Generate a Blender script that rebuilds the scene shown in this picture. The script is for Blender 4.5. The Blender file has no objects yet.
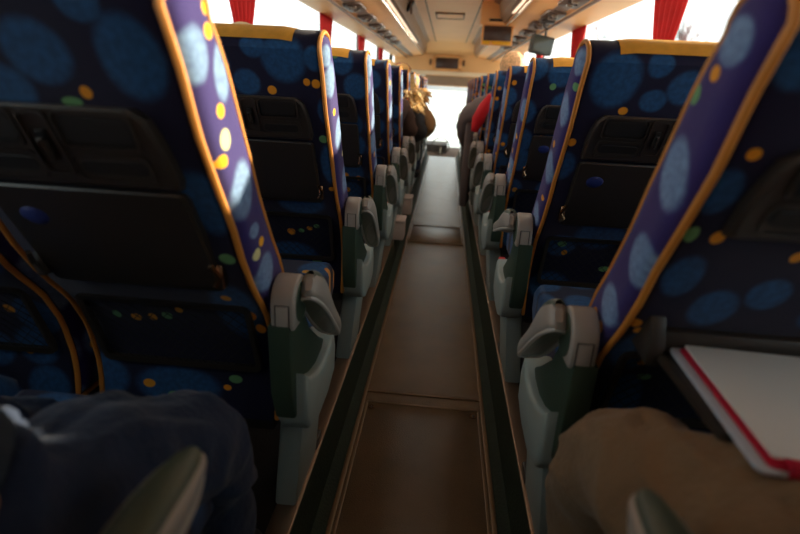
import bpy, bmesh, math, random
from mathutils import Vector, Matrix, noise
random.seed(7)
sc = bpy.context.scene
COL = sc.collection
PI = math.pi
LAMP = .75

# ------------------------------------------------------------------ materials
def lin(c):
    return tuple(((v/255)/12.92 if v/255 <= .04045 else ((v/255+.055)/1.055)**2.4) for v in c) + (1,)

MATS = {}
def pm(name, rgb, rough=.5, metal=0, bump=0, bscale=200, vary=0, vscale=20, spec=.5, sheen=0, trans=0):
    if name in MATS: return MATS[name]
    m = bpy.data.materials.new(name); m.use_nodes = True
    nt = m.node_tree; b = nt.nodes['Principled BSDF']
    b.inputs['Base Color'].default_value = lin(rgb)
    b.inputs['Roughness'].default_value = rough
    b.inputs['Metallic'].default_value = metal
    b.inputs['Specular IOR Level'].default_value = spec
    if sheen:
        b.inputs['Sheen Weight'].default_value = sheen
    tc = nt.nodes.new('ShaderNodeTexCoord')
    if vary:
        n = nt.nodes.new('ShaderNodeTexNoise'); n.inputs['Scale'].default_value = vscale; n.inputs['Detail'].default_value = 4
        nt.links.new(tc.outputs['Object'], n.inputs['Vector'])
        r = nt.nodes.new('ShaderNodeMapRange'); r.inputs[1].default_value = .3; r.inputs[2].default_value = .7
        r.inputs[3].default_value = 1-vary; r.inputs[4].default_value = 1+vary
        nt.links.new(n.outputs['Fac'], r.inputs[0])
        mx = nt.nodes.new('ShaderNodeVectorMath'); mx.operation = 'SCALE'
        mx.inputs[0].default_value = lin(rgb)[:3]
        nt.links.new(r.outputs[0], mx.inputs['Scale']); nt.links.new(mx.outputs[0], b.inputs['Base Color'])
    if bump:
        n2 = nt.nodes.new('ShaderNodeTexNoise'); n2.inputs['Scale'].default_value = bscale; n2.inputs['Detail'].default_value = 2
        nt.links.new(tc.outputs['Object'], n2.inputs['Vector'])
        bp = nt.nodes.new('ShaderNodeBump'); bp.inputs['Strength'].default_value = bump; bp.inputs['Distance'].default_value = .01
        nt.links.new(n2.outputs['Fac'], bp.inputs['Height']); nt.links.new(bp.outputs[0], b.inputs['Normal'])
    MATS[name] = m
    return m

def emis(name, rgb, s):
    m = pm(name, rgb, .4); b = m.node_tree.nodes['Principled BSDF']
    b.inputs['Emission Color'].default_value = lin(rgb); b.inputs['Emission Strength'].default_value = s
    return m

NAVY = (17, 15, 48); BLOB = (32, 84, 134); ORANGE = (226, 148, 30); GREEN = (104, 158, 104)
SIDE = (48, 37, 102); SBLOB = (116, 148, 188); CREAM = (218, 212, 150); YEL = (250, 178, 20)  # side tones: same moquette as the backs, with sunlight painted into the colour
BCOL = {'b': BLOB, 'o': ORANGE, 'g': GREEN, 'l': SBLOB, 'c': CREAM, 'y': YEL}

def fabric(name, plane, base, spots=None, blob=BLOB, dots=(ORANGE, GREEN)):
    """moquette with big mottled circles and little dots; spots = explicit (u, v, ru, rv, kind)"""
    m = bpy.data.materials.new(name); m.use_nodes = True
    nt = m.node_tree; N = nt.nodes; L = nt.links; b = N['Principled BSDF']
    b.inputs['Roughness'].default_value = .85; b.inputs['Specular IOR Level'].default_value = .25
    b.inputs['Sheen Weight'].default_value = .15
    tc = N.new('ShaderNodeTexCoord')
    sep = N.new('ShaderNodeSeparateXYZ'); L.new(tc.outputs['Object'], sep.inputs[0])
    cmb = N.new('ShaderNodeCombineXYZ')
    L.new(sep.outputs['X' if plane == 'xz' else 'Y'], cmb.inputs[0]); L.new(sep.outputs['Z'], cmb.inputs[1])
    if plane == 'xy': L.new(sep.outputs['X'], cmb.inputs[0]); L.new(sep.outputs['Y'], cmb.inputs[1])
    uv = cmb.outputs[0]
    nz = N.new('ShaderNodeTexNoise'); nz.inputs['Scale'].default_value = 90; nz.inputs['Detail'].default_value = 3
    L.new(uv, nz.inputs['Vector'])
    def mr(src, a, bb, c, d, smooth=True):
        r = N.new('ShaderNodeMapRange'); r.interpolation_type = 'SMOOTHSTEP' if smooth else 'LINEAR'
        r.inputs[1].default_value = a; r.inputs[2].default_value = bb; r.inputs[3].default_value = c; r.inputs[4].default_value = d
        L.new(src, r.inputs[0]); return r.outputs[0]
    def mth(op, a, bb):
        n = N.new('ShaderNodeMath'); n.operation = op
        for i, v in enumerate((a, bb)):
            if isinstance(v, (int, float)): n.inputs[i].default_value = v
            else: L.new(v, n.inputs[i])
        return n.outputs[0]
    def mix(f, a, bb):
        n = N.new('ShaderNodeMix'); n.data_type = 'RGBA'
        L.new(f, n.inputs[0])
        for i, v in ((6, a), (7, bb)):
            if isinstance(v, tuple): n.inputs[i].default_value = v
            else: L.new(v, n.inputs[i])
        return n.outputs[2]
    mott = mr(nz.outputs['Fac'], .3, .7, .62, 1.0)
    col = lin(base)
    if spots is None:
        off = N.new('ShaderNodeObjectInfo')
        mv = N.new('ShaderNodeVectorMath'); mv.operation = 'MULTIPLY_ADD'
        mv.inputs[1].default_value = (1.37, 1.91, .7)
        L.new(off.outputs['Location'], mv.inputs[0]); L.new(uv, mv.inputs[2])
        s2 = N.new('ShaderNodeSeparateXYZ'); L.new(mv.outputs[0], s2.inputs[0])
        c2 = N.new('ShaderNodeCombineXYZ'); L.new(s2.outputs[0], c2.inputs[0]); L.new(s2.outputs[1], c2.inputs[1])
        v = N.new('ShaderNodeTexVoronoi'); v.voronoi_dimensions = '2D'; v.inputs['Scale'].default_value = 8.5; v.inputs['Randomness'].default_value = .55
        L.new(c2.outputs[0], v.inputs['Vector'])
        f = mth('MULTIPLY', mr(v.outputs['Distance'], .32, .47, 1, 0), mott)
        col = mix(f, col, lin(blob))
        v2 = N.new('ShaderNodeTexVoronoi'); v2.voronoi_dimensions = '2D'; v2.inputs['Scale'].default_value = 17; v2.inputs['Randomness'].default_value = .75
        L.new(c2.outputs[0], v2.inputs['Vector'])
        s3 = N.new('ShaderNodeSeparateColor'); L.new(v2.outputs['Color'], s3.inputs[0])
        pick = mr(s3.outputs[0], .80, .81, 0, 1, False)
        f2 = mth('MULTIPLY', mr(v2.outputs['Distance'], .17, .22, 1, 0), pick)
        dc = mix(mr(s3.outputs[1], .64, .66, 0, 1, False), lin(dots[0]), lin(dots[1]))
        col = mix(f2, col, dc)
    else:
        for (u, w, ru, rv, k) in spots:
            big = k in 'bl'
            sub = N.new('ShaderNodeVectorMath'); sub.operation = 'SUBTRACT'; sub.inputs[1].default_value = (u, w, 0); L.new(uv, sub.inputs[0])
            dv = N.new('ShaderNodeVectorMath'); dv.operation = 'DIVIDE'; dv.inputs[1].default_value = (ru, rv, 1); L.new(sub.outputs[0], dv.inputs[0])
            ln = N.new('ShaderNodeVectorMath'); ln.operation = 'LENGTH'; L.new(dv.outputs[0], ln.inputs[0])
            f = mr(ln.outputs['Value'], .8 if big else .85, 1.18 if big else 1.08, 1, 0)
            if big: f = mth('MULTIPLY', f, mott)
            col = mix(f, col, lin(BCOL[k]) if k != 'b' else lin(blob))
    L.new(col, b.inputs['Base Color'])
    # woven bump
    w = N.new('ShaderNodeTexNoise'); w.inputs['Scale'].default_value = 700; L.new(tc.outputs['Object'], w.inputs['Vector'])
    bp = N.new('ShaderNodeBump'); bp.inputs['Strength'].default_value = .35; bp.inputs['Distance'].default_value = .002
    L.new(w.outputs['Fac'], bp.inputs['Height']); L.new(bp.outputs[0], b.inputs['Normal'])
    return m

# ------------------------------------------------------------------ mesh helpers
class MB:
    def __init__(s): s.bm = bmesh.new()
    def box(s, x0, x1, y0, y1, z0, z1, bev=0, seg=2):
        g = bmesh.ops.create_cube(s.bm, size=1)
        for v in g['verts']:
            v.co = Vector(((x0+x1)/2+v.co.x*(x1-x0), (y0+y1)/2+v.co.y*(y1-y0), (z0+z1)/2+v.co.z*(z1-z0)))
        if bev:
            es = list({e for v in g['verts'] for e in v.link_edges})
            bmesh.ops.bevel(s.bm, geom=es, offset=bev, segments=seg, affect='EDGES', profile=.5)
        return s
    def prism(s, pts, ax, a, b, bev=0, seg=2, taper=None):
        """polygon pts (two coords) extruded along axis ax from a to b"""
        def mk(p, t):
            l = list(p); l.insert(ax, t); return Vector(l)
        n = len(pts)
        va = [s.bm.verts.new(mk(p, a)) for p in pts]
        q = taper or pts
        vb = [s.bm.verts.new(mk(p, b)) for p in q]
        fs = [s.bm.faces.new(va), s.bm.faces.new(vb[::-1])]
        for i in range(n):
            fs.append(s.bm.faces.new((va[i], vb[i], vb[(i+1) % n], va[(i+1) % n])))
        bmesh.ops.recalc_face_normals(s.bm, faces=fs)
        if bev:
            es = list({e for f in fs[:2] for e in f.edges})
            bmesh.ops.bevel(s.bm, geom=es, offset=bev, segments=seg, affect='EDGES', profile=.5)
        return s
    def tube(s, pts, r, n=8, closed=False, radii=None, cap=True):
        pts = [Vector(p) for p in pts]; m = len(pts); rings = []
        up = Vector((0.13, .21, 1)).normalized()
        prev = None
        for i, p in enumerate(pts):
            if closed: t = (pts[(i+1) % m]-pts[i-1])
            else: t = pts[min(i+1, m-1)]-pts[max(i-1, 0)]
            t.normalize()
            if prev is None:
                a = t.cross(up)
                if a.length < .05: a = t.cross(Vector((1, 0, 0)))
            else:
                a = prev-t*prev.dot(t)
            a.normalize(); prev = a; b = t.cross(a)
            rr = radii[i] if radii else r
            rings.append([s.bm.verts.new(p+a*rr*math.cos(2*PI*k/n)+b*rr*math.sin(2*PI*k/n)) for k in range(n)])
        for i in range(m if closed else m-1):
            A, B = rings[i], rings[(i+1) % m]
            for k in range(n):
                s.bm.faces.new((A[k], A[(k+1) % n], B[(k+1) % n], B[k]))
        if cap and not closed:
            s.bm.faces.new(rings[0][::-1]); s.bm.faces.new(rings[-1])
        return s
    def cyl(s, p0, p1, r, n=24, r2=None, bev=0):
        return s.tube([p0, p1], r, n, radii=[r, r if r2 is None else r2])
    def grid(s, f, nu, nv):
        V = [[s.bm.verts.new(f(i/nu, j/nv)) for j in range(nv+1)] for i in range(nu+1)]
        for i in range(nu):
            for j in range(nv):
                s.bm.faces.new((V[i][j], V[i+1][j], V[i+1][j+1], V[i][j+1]))
        return s
    def ball(s, c, r, seg=20, jit=0):
        g = bmesh.ops.create_uvsphere(s.bm, u_segments=seg, v_segments=seg//2+2, radius=1)
        r = (r, r, r) if isinstance(r, (int, float)) else r
        for v in g['verts']:
            k = 1+jit*noise.noise(v.co*3.1+Vector(c)*7)+jit*.6*noise.noise(v.co*9+Vector(c))
            v.co = Vector((c[0]+v.co.x*r[0]*k, c[1]+v.co.y*r[1]*k, c[2]+v.co.z*r[2]*k))
        return s
    def build(s, name, mat, parent=None, smooth=True, loc=None, label=None, ang=40):
        me = bpy.data.meshes.new(name)
        bmesh.ops.recalc_face_normals(s.bm, faces=s.bm.faces)
        s.bm.to_mesh(me); s.bm.free()
        if mat: me.materials.append(mat)
        if smooth:
            me.polygons.foreach_set('use_smooth', [True]*len(me.polygons))
            try: me.set_sharp_from_angle(angle=math.radians(ang))
            except Exception: pass
        o = bpy.data.objects.new(name, me); COL.objects.link(o)
        if parent: o.parent = parent
        if loc: o.location = loc
        if label: o['label'] = label
        return o

def tag(o, label=None, cat=None, group=None, kind=None):
    if label: o['label'] = label
    if cat: o['category'] = cat
    if group: o['group'] = group
    if kind: o['kind'] = kind
    return o
def thing(name, loc, label, cat, group=None):
    o = bpy.data.objects.new(name, None); COL.objects.link(o); o.location = loc
    o.empty_display_size = .05
    return tag(o, label, cat, group)
def copy_tree(o, parent=None):
    c = o.copy(); COL.objects.link(c)
    if parent: c.parent = parent
    for ch in list(o.children): copy_tree(ch, c)
    return c
def struct(o): o['kind'] = 'structure'; return o

def interp(x, xs, ys):
    if x <= xs[0]: return ys[0]
    for i in range(1, len(xs)):
        if x <= xs[i]:
            t = (x-xs[i-1])/(xs[i]-xs[i-1]); return ys[i-1]*(1-t)+ys[i]*t
    return ys[-1]

# palette
M_hub = pm('armrest grey plastic', (158, 150, 142), .45, bump=.05, bscale=400)
M_green = pm('dark green plastic', (52, 68, 54), .5, bump=.08, bscale=300)
M_cover = pm('pale grey green plastic', (150, 162, 158), .42, bump=.05, bscale=300)
M_pad = pm('armrest pad', (70, 80, 66), .42, bump=.1, bscale=350)
M_black = pm('black seat plastic', (50, 43, 38), .42, bump=.12, bscale=500)
M_recess = pm('recess black', (14, 12, 12), .6)
M_table = pm('table laminate', (50, 43, 37), .36, bump=.05, bscale=600)
M_chrome = pm('bronze metal', (170, 135, 105), .25, 1)
M_pipe = pm('amber piping', (205, 132, 52), .5, bump=.2, bscale=900)
M_cap = pm('ochre headrest cloth', (222, 158, 50), .8, bump=.3, bscale=500, vary=.12, vscale=30)
M_net = pm('net cord', (20, 22, 30), .8)
M_under = pm('seat underside', (16, 13, 14), .7)
M_cup = pm('blue cup ring', (28, 44, 110), .6)
F_rear = fabric('blue circle moquette', 'xz', NAVY)
F_side = fabric('sunlit side moquette', 'yz', SIDE, None, SBLOB, (YEL, CREAM))
F_top = fabric('cushion moquette', 'xy', NAVY)

RL1 = [(0.028,0.993,0.041,0.035,'b'),(0.143,0.99,0.039,0.045,'b'),(0.105,1.045,0.025,0.02,'b'),(-0.04,0.949,0.043,0.031,'b'),(-.13,1.0,.04,.04,'b'),(0.17,0.80,0.031,0.053,'b'),(-0.19,0.359,0.06,0.052,'b'),(-0.019,0.349,0.09,0.046,'b'),(0.145,0.565,0.044,0.074,'b'),(0.046,0.938,0.014,0.006,'g'),(0.069,0.950,0.008,0.008,'o'),(0.166,0.55,0.01,0.012,'o'),(0.177,0.515,0.01,0.013,'o'),(0.107,0.377,0.015,0.01,'g'),(0.088,0.355,0.009,0.007,'o'),(0.172,0.699,0.014,0.011,'g'),(0.135,0.599,0.01,0.008,'o'),(-0.113,0.524,0.009,0.01,'g'),(-0.074,0.52,0.011,0.01,'o'),(-0.039,0.524,0.009,0.01,'o'),(-0.007,0.531,0.011,0.01,'g'),(0.023,0.55,0.008,0.008,'o'),(-0.085,0.349,0.014,0.01,'o'),(-0.031,0.328,0.013,0.008,'g')]
SL1 = [(-0.225,0.998,0.03,0.033,'l'),(-0.156,0.981,0.024,0.036,'l'),(-0.106,0.815,0.035,0.045,'l'),(-0.169,0.791,0.024,0.028,'l'),(-0.02,0.651,0.035,0.036,'l'),(-0.067,0.741,0.02,0.013,'l'),(-0.189,1.054,0.012,0.009,'y'),(-0.188,1.028,0.012,0.01,'y'),(-0.168,0.933,0.012,0.010,'y'),(-0.158,0.895,0.016,0.015,'c'),(-0.166,0.866,0.012,0.010,'y'),(-0.038,0.714,0.012,0.009,'y'),(-0.059,0.697,0.014,0.011,'c'),(.05,.55,.03,.03,'l'),(.09,.45,.03,.03,'l')]
RL2 = [(0.104,1.024,0.054,0.054,'b'),(0.031,1.05,0.029,0.027,'b'),(0.001,0.965,0.034,0.031,'b'),(-.08,1.01,.045,.04,'b'),(0.18,1.026,0.024,0.028,'b'),(0.197,0.902,0.021,0.035,'b'),(0.189,0.754,0.026,0.055,'b'),(0.082,0.615,0.07,0.037,'b'),(0.018,0.419,0.087,0.045,'b'),(0.063,0.949,0.012,0.011,'o'),(0.155,0.972,0.009,0.009,'o'),(0.178,0.969,0.011,0.011,'o'),(0.18,0.828,0.012,0.011,'g'),(0.185,0.676,0.009,0.007,'o'),(0.107,0.4,0.017,0.015,'g'),(0.092,0.373,0.01,0.007,'o'),(0.026,0.503,0.014,0.013,'o'),(0.061,0.51,0.01,0.008,'g'),(0.09,0.521,0.01,0.008,'o'),(0.114,0.531,0.01,0.008,'g')]
SL2 = [(-0.24,1.035,0.03,0.025,'l'),(-0.20,0.98,0.04,0.042,'l'),(-0.10,0.841,0.04,0.045,'l'),(0.0,0.70,0.04,0.05,'l'),(-0.161,0.9,0.014,0.010,'y'),(-.04,0.777,0.012,0.010,'c'),(.06,.56,.035,.035,'l'),(.08,.46,.03,.03,'l')]
RR1 = [(-0.06,0.99,0.05,0.045,'b'),(-.165,1.02,.03,.03,'b'),(.08,1.0,.05,.05,'b'),(-0.180,0.88,0.022,0.028,'b'),(-0.16,0.752,0.025,0.035,'b'),(-0.095,0.697,0.031,0.035,'b'),(-0.037,0.731,0.027,0.027,'b'),(.06,.70,.035,.03,'b'),(-0.151,0.586,0.037,0.058,'b'),(-0.134,0.45,0.035,0.063,'b'),(-0.168,0.926,0.008,0.007,'o'),(-0.15,0.819,0.009,0.01,'o'),(-0.182,0.821,0.008,0.012,'g'),(-0.042,0.797,0.008,0.009,'o'),(-0.185,0.655,0.01,0.009,'o'),(-0.175,0.639,0.007,0.007,'o'),(-0.126,0.549,0.008,0.009,'o'),(-0.109,0.51,0.013,0.009,'g')]
SR1 = [(-0.209,1.035,0.03,0.024,'l'),(-0.139,0.889,0.035,0.045,'l'),(-0.094,0.759,0.035,0.04,'l'),(-0.014,0.658,0.035,0.035,'l'),(-0.147,0.983,0.013,0.012,'g'),(-0.183,1.005,0.011,0.009,'o'),(0.041,0.619,0.012,0.010,'o'),(0.005,0.609,0.010,0.011,'o'),(.06,.52,.03,.04,'l')]
RR2 = [(-0.125,1.01,0.053,0.058,'b'),(-0.04,1.045,0.027,0.027,'b'),(0.03,1.0,0.038,0.035,'b'),(-0.03,0.97,0.029,0.024,'b'),(.12,1.02,.05,.05,'b'),(-0.189,0.802,0.032,0.038,'b'),(-0.122,0.545,0.046,0.038,'b'),(-0.021,0.592,0.069,0.05,'b'),(-0.127,0.396,0.062,0.05,'b'),(-0.088,0.945,0.011,0.009,'o'),(-0.182,0.865,0.01,0.01,'o'),(-0.103,0.52,0.009,0.01,'o'),(-0.117,0.551,0.014,0.011,'g'),(0.03,0.47,0.018,0.01,'g'),(-0.145,0.305,0.01,0.007,'o')]
SR2 = [(-0.17,0.94,0.035,0.04,'l'),(-0.09,0.79,0.035,0.044,'l'),(-0.24,1.045,0.03,0.028,'l'),(0.0,0.64,0.035,0.036,'l'),(-0.23,0.992,0.012,0.010,'g'),(-0.25,0.965,0.013,0.010,'o'),(-0.112,0.852,0.013,0.010,'o'),(-0.06,0.699,0.013,0.009,'o'),(.04,.54,.03,.03,'l')]

# ------------------------------------------------------------------ seats
# back profile, seat frame: origin on the platform, y forwards, z up, x across (seat centre 0)
ZR = [.28, .34, .40, .486, .56, .631, .70, .758, .83, .906, .981, 1.048, 1.075]
YR = [.035, .048, .05, .035, .0, -.058, -.10, -.127, -.172, -.216, -.245, -.281, -.27]
ZF = [.28, .34, .40, .49, .64, .70, .78, .86, .915, .985, 1.04, 1.075]
YF = [.20, .205, .19, .165, .09, .045, -.005, -.045, -.075, -.112, -.15, -.205]
def yr(z): return interp(z, ZR, YR)
def yf(z): return interp(z, ZF, YF)
def outline(inset=0, n=26):
    """closed (y,z) loop of the side of the seat back"""
    z0, z1 = .29+inset, 1.045
    rear = [(yr(z)+inset, z) for z in [z0+(z1-z0)*i/n for i in range(n+1)]]
    front = [(yf(z)-inset, z) for z in [z1-(z1-z0)*i/n for i in range(n+1)]]
    a, b = rear[-1], front[0]
    cx, w = (a[0]+b[0])/2, (b[0]-a[0])/2
    h = .048-inset*.8
    arc = [(cx-w*math.cos(t), z1+h*math.sin(t)-0*t) for t in [PI*k/9 for k in range(1, 9)]]
    return rear+arc+front

def seat_back_mesh(hw):
    mb = MB(); bm = mb.bm
    xs = [(-hw, .014), (-hw+.004, .006), (-hw+.012, 0), (-hw*.6, -.002), (-hw*.2, -.004), (hw*.2, -.004), (hw*.6, -.002), (hw-.012, 0), (hw-.004, .006), (hw, .014)]
    loops = []
    for x, ins in xs:
        loops.append([bm.verts.new((x, y, z)) for y, z in outline(max(ins, 0))])
    n = len(loops[0])
    for a, b in zip(loops, loops[1:]):
        for i in range(n):
            bm.faces.new((a[i], a[(i+1) % n], b[(i+1) % n], b[i]))
    bm.faces.new(loops[0]); bm.faces.new(loops[-1][::-1])
    return mb
def side_panel_mesh(hw, s):
    mb = MB(); bm = mb.bm
    loops = []
    for k, (ins, dx) in enumerate([(.012, -.003), (.018, .006), (.032, .011), (.048, .012)]):
        loops.append([bm.verts.new((s*(hw+dx), y, z)) for y, z in outline(ins)])
    n = len(loops[0])
    for a, b in zip(loops, loops[1:]):
        for i in range(n): bm.faces.new((a[i], a[(i+1) % n], b[(i+1) % n], b[i]))
    bm.faces.new(loops[-1])
    return mb
def rounded(x0, x1, z0, z1, r, n=5):
    P = []
    for cx, cz, a0 in ((x1-r, z1-r, 0), (x0+r, z1-r, PI/2), (x0+r, z0+r, PI), (x1-r, z0+r, 1.5*PI)):
        for k in range(n+1):
            a = a0+PI/2*k/n; P.append((cx+r*math.cos(a), cz+r*math.sin(a)))
    return P
def on_back(P, d0, d1):
    """plate following the seat back: x,z outline P, between d0 and d1 behind the rear surface"""
    mb = MB(); bm = mb.bm
    a = [bm.verts.new((x, yr(z)-d0, z)) for x, z in P]
    c = (sum(p[0] for p in P)/len(P), sum(p[1] for p in P)/len(P))
    k = .004
    def shr(p):
        return (p[0]+(k if p[0] < c[0] else -k), p[1]+(k if p[1] < c[1] else -k))
    b = [bm.verts.new((x, yr(z)-d1+.004, z)) for x, z in P]
    q = [shr(p) for p in P]
    d = [bm.verts.new((x, yr(z)-d1, z)) for x, z in q]
    n = len(P)
    for A, B in ((a, b), (b, d)):
        for i in range(n): bm.faces.new((A[i], A[(i+1) % n], B[(i+1) % n], B[i]))
    bm.faces.new(a[::-1]); bm.faces.new(d)
    return mb
def ring_on_back(P, Q, d0, d1):
    """raised rim between outer outline P and inner outline Q"""
    mb = MB(); bm = mb.bm
    L_ = [[bm.verts.new((x, yr(z)-d, z)) for x, z in O] for O, d in ((P, d0), (P, d1), (Q, d1), (Q, d0))]
    n = len(P)
    for A, B in zip(L_, L_[1:]+L_[:1]):
        for i in range(n): bm.faces.new((A[i], A[(i+1) % n], B[(i+1) % n], B[i]))
    return mb

HW = .196
PROTO_MESH = {}
def make_seat(s, aisle, rear=None, side=None, table_down=False, swing=42, label='', group=None, armrest=True):
    """s=+1: aisle lies to +x of the seat (left bank); s=-1: right bank"""
    root = thing('coach_seat', (0, 0, .16), label, 'seat', group)
    fr = rear or F_rear; fs = side or F_side
    bk = seat_back_mesh(HW).build('backrest', fr, root)
    for sd in (1, -1):
        side_panel_mesh(HW, sd).build('side_panel', fs if sd == s else F_side, root)
        for nm, hlf in (('piping', 0),):
            pts = [(sd*(HW-.001), y, z) for y, z in outline(.004)]
            MB().tube(pts, .0056, 7, closed=True).build('piping', M_pipe, root)
    # ochre cap over the top
    mb = MB(); bm = mb.bm; O = [p for p in outline(-.004) if p[1] > 1.056]
    O = sorted(O, key=lambda p: p[0])
    xs = [-.13+.26*i/8 for i in range(9)]
    rows = [[bm.verts.new((x, y, z+(.003 if abs(x) < .125 else -.001))) for y, z in O] for x in xs]
    for a, b in zip(rows, rows[1:]):
        for i in range(len(O)-1): bm.faces.new((a[i], a[i+1], b[i+1], b[i]))
    mb.build('headrest_cap', M_cap, root)
    # upper tray moulding
    P = [(-.152, .835), (-.150, .825), (.150, .825), (.156, .838), (.154, .87), (.150, .900), (.142, .922), (.126, .934), (-.126, .934), (-.142, .922), (-.150, .900), (-.154, .87)]
    P = P[1:]+P[:1]
    tr = on_back(P, -.004, .022).build('rear_tray', M_black, root, ang=30)
    for x0, x1 in ((-.125, -.028), (.028, .125)):
        on_back(rounded(x0, x1, .884, .926, .008), .0215, .0228).build('tray_recess', M_recess, tr, False)
        ring_on_back(rounded(x0-.003, x1+.003, .881, .929, .009), rounded(x0, x1, .884, .926, .008), .021, .026).build('tray_rim', M_black, tr)
        ring_on_back(rounded(x0-.006, x1+.006, .835, .875, .012), rounded(x0-.003, x1+.003, .838, .872, .01), .021, .0245).build('tray_rim', M_black, tr)
        on_back(rounded(x0, x1, .842, .868, .008), .0215, .0225).build('tray_recess', M_recess, tr, False)
    lt = ring_on_back(rounded(-.021, .021, .842, .927, .009), rounded(-.017, .017, .846, .923, .007), .021, .027).build('latch_frame', M_black, tr)
    on_back(rounded(-.0095, .0095, .868, .905, .002), .0215, .0232).build('latch_slot', M_recess, tr, False)
    on_back(rounded(-.005, .005, .862, .892, .002), .0215, .034).build('table_catch', M_black, tr)
    # folding table
    if not table_down:
        T = [(p[0]*(1.0-.0*(p[1]-.7)), p[1]) for p in rounded(-.152, .152, .628, .818, .010)]
        tb = on_back(T, -.002, .017).build('folding_table', M_table, root, ang=30)
        cup = [( -.10+.022*math.cos(a), .765+.016*math.sin(a)) for a in [2*PI*k/20 for k in range(20)]]
        on_back(cup, .016, .0235).build('cup_ring', M_cup, tb, True, label='dark blue oval cup ring')
        for q in (1, -1):
            m2 = MB(); z0 = .665
            m2.box(q*.155-.007, q*.155+.007, yr(z0)-.020, yr(z0)+.002, z0-.022, z0+.022, .003)
            m2.tube([(q*.150, yr(z0)-.024, z0-.014), (q*.160, yr(z0)-.026, z0+.004), (q*.152, yr(z0+.03)-.022, z0+.028)], .0045, 7)
            m2.build('table_hinge', M_chrome if q == s else M_black, root)
    else:
        m2 = MB(); m2.prism(rounded(-.155, .155, -.285, -.085, .012), 2, .608, .620, .003)
        tb = m2.build('folding_table', M_table, root)
        m3 = MB(); m3.box(-.16, .16, yr(.65)-.018, yr(.65)+.02, .612, .652, .005)
        m3.build('hinge_bar', M_black, root)
        for q in (1, -1):
            m2 = MB(); m2.prism([(-.10, .600), (-.03, .610), (-.06, .672), (-.088, .675), (-.105, .635)], 0, q*.162-.01, q*.162+.014, .004)
            m2.build('table_hinge', M_black, root)
    # net pocket
    ring_on_back(rounded(-.168, .168, .405, .578, .014), rounded(-.158, .158, .418, .566, .010), -.002, .012).build('pocket_frame', M_black, root)
    m4 = MB()
    x0, x1, z0, z1 = -.157, .157, .419, .565
    st = .026
    k = x0-(z1-z0)
    while k < x1:
        for sg in (1, -1):
            # strand x = k + t (sg=1) or mirrored
            a, b = max(0, x0-k), min(z1-z0, x1-k)
            if b > a+.004:
                pts = []
                for j in range(4):
                    t = a+(b-a)*j/3; x = k+t; z = z0+t if sg == 1 else z1-t
                    pts.append((x, yr(z)-.009-.004*math.sin(PI*(z-z0)/(z1-z0)), z))
                m4.tube(pts, .0009, 4)
        k += st
    m4.build('pocket_net', M_net, root, label='black elastic net')
    # hem + cushion + frame
    MB().box(-HW+.006, HW-.006, .04, .20, .262, .300, .006).build('back_hem', M_under, root)
    cu = MB()
    cu.prism([(.13, .34), (.60, .33), (.635, .36), (.64, .42), (.60, .455), (.40, .44), (.13, .43)], 0, -HW, HW, .022, 3)
    cu.build('cushion', F_top, root)
    MB().box(-HW+.02, HW-.02, .14, .58, .290, .333, .006).build('seat_frame', M_under, root)
    if aisle and armrest:
        def P_(pts): return [(y, z) for y, z in pts]
        def bx(a, b): return (s*a+0, s*b+0)
        # hub
        hc = (.022, .585); R = .048
        def arch(r, dz=0): return [(hc[0]+r*math.cos(a), hc[1]+dz+r*1.0*math.sin(a)) for a in [PI*k/14 for k in range(15)]]
        body = arch(R)+[(hc[0]-R, .550), (hc[0]-R+.006, .538), (hc[0]+R*.5, .536), (hc[0]+R, .552)]
        h = MB().prism(body, 0, s*.213, s*.258, .005, 2).build('armrest_hub', M_hub, root, ang=50)
        MB().prism([(hc[0]+.036*math.cos(a), hc[1]-.004+.040*math.sin(a)) for a in [2*PI*k/24 for k in range(24)]], 0, s*.2575, s*.2595, .0005, 1).build('hub_disc', M_green, h, label='dark green disc')
        g = MB()
        for (xa, xb) in ((.224, .247),):
            g.box(min(s*xa, s*xb), max(s*xa, s*xb), hc[0]-R-.0022, hc[0]-R+.004, .548, .588, .0015)
        g.build('hub_button', M_hub, h)
        e = MB()
        e.tube([(s*.2225, hc[0]-R-.0005, .546), (s*.2225, hc[0]-R-.0005, .590), (s*.2485, hc[0]-R-.0005, .590), (s*.2485, hc[0]-R-.0005, .546)], .0011, 4, closed=True)
        e.build('hub_groove', M_recess, h)
        # arm : built along +y from pivot then swung down
        L = .285; a_ = math.radians(-swing)
        def sw(y, z):
            return (hc[0]+.012+y*math.cos(a_)-z*math.sin(a_), hc[1]+.012+y*math.sin(a_)+z*math.cos(a_))
        xc = .274
        def wid(y, full=.029):          # half width of the arm seen from above: long oval
            c, h = (L-.024)/2, (L+.024)/2
            return max(.007, full*max(0, 1-abs((y-c)/h)**3.4)**(1/2.6))
        def top_z(y): return .016+.020*math.exp(-((y-.015)/.055)**2)-.016*max(0, (y-L*.6)/(L*.4))**2
        def bot_z(y): return -.016+.010*max(0, (y-L*.5)/(L*.5))**2
        shell = MB(); rings = []
        n = 30
        for i in range(n+1):
            y = -.024+(L+.024)*(.5-.5*math.cos(PI*i/n))
            y = min(max(y, -.0235), L-.0005)
            w = wid(y); tz, bz = top_z(y), bot_z(y); ring = []
            for k in range(16):
                a = 2*PI*k/16; ca, sa = math.cos(a), math.sin(a)
                px = w*math.copysign(abs(ca)**.45, ca); pz = (tz+bz)/2+(tz-bz)/2*math.copysign(abs(sa)**.6, sa)*(min(1, w/.012))
                yy, zz = sw(y, pz); ring.append(shell.bm.verts.new((s*(xc+px), yy, zz)))
            rings.append(ring)
        for A, B in zip(rings, rings[1:]):
            for k in range(16): shell.bm.faces.new((A[k], A[(k+1) % 16], B[(k+1) % 16], B[k]))
        shell.bm.faces.new(rings[0]); shell.bm.faces.new(rings[-1][::-1])
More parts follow.
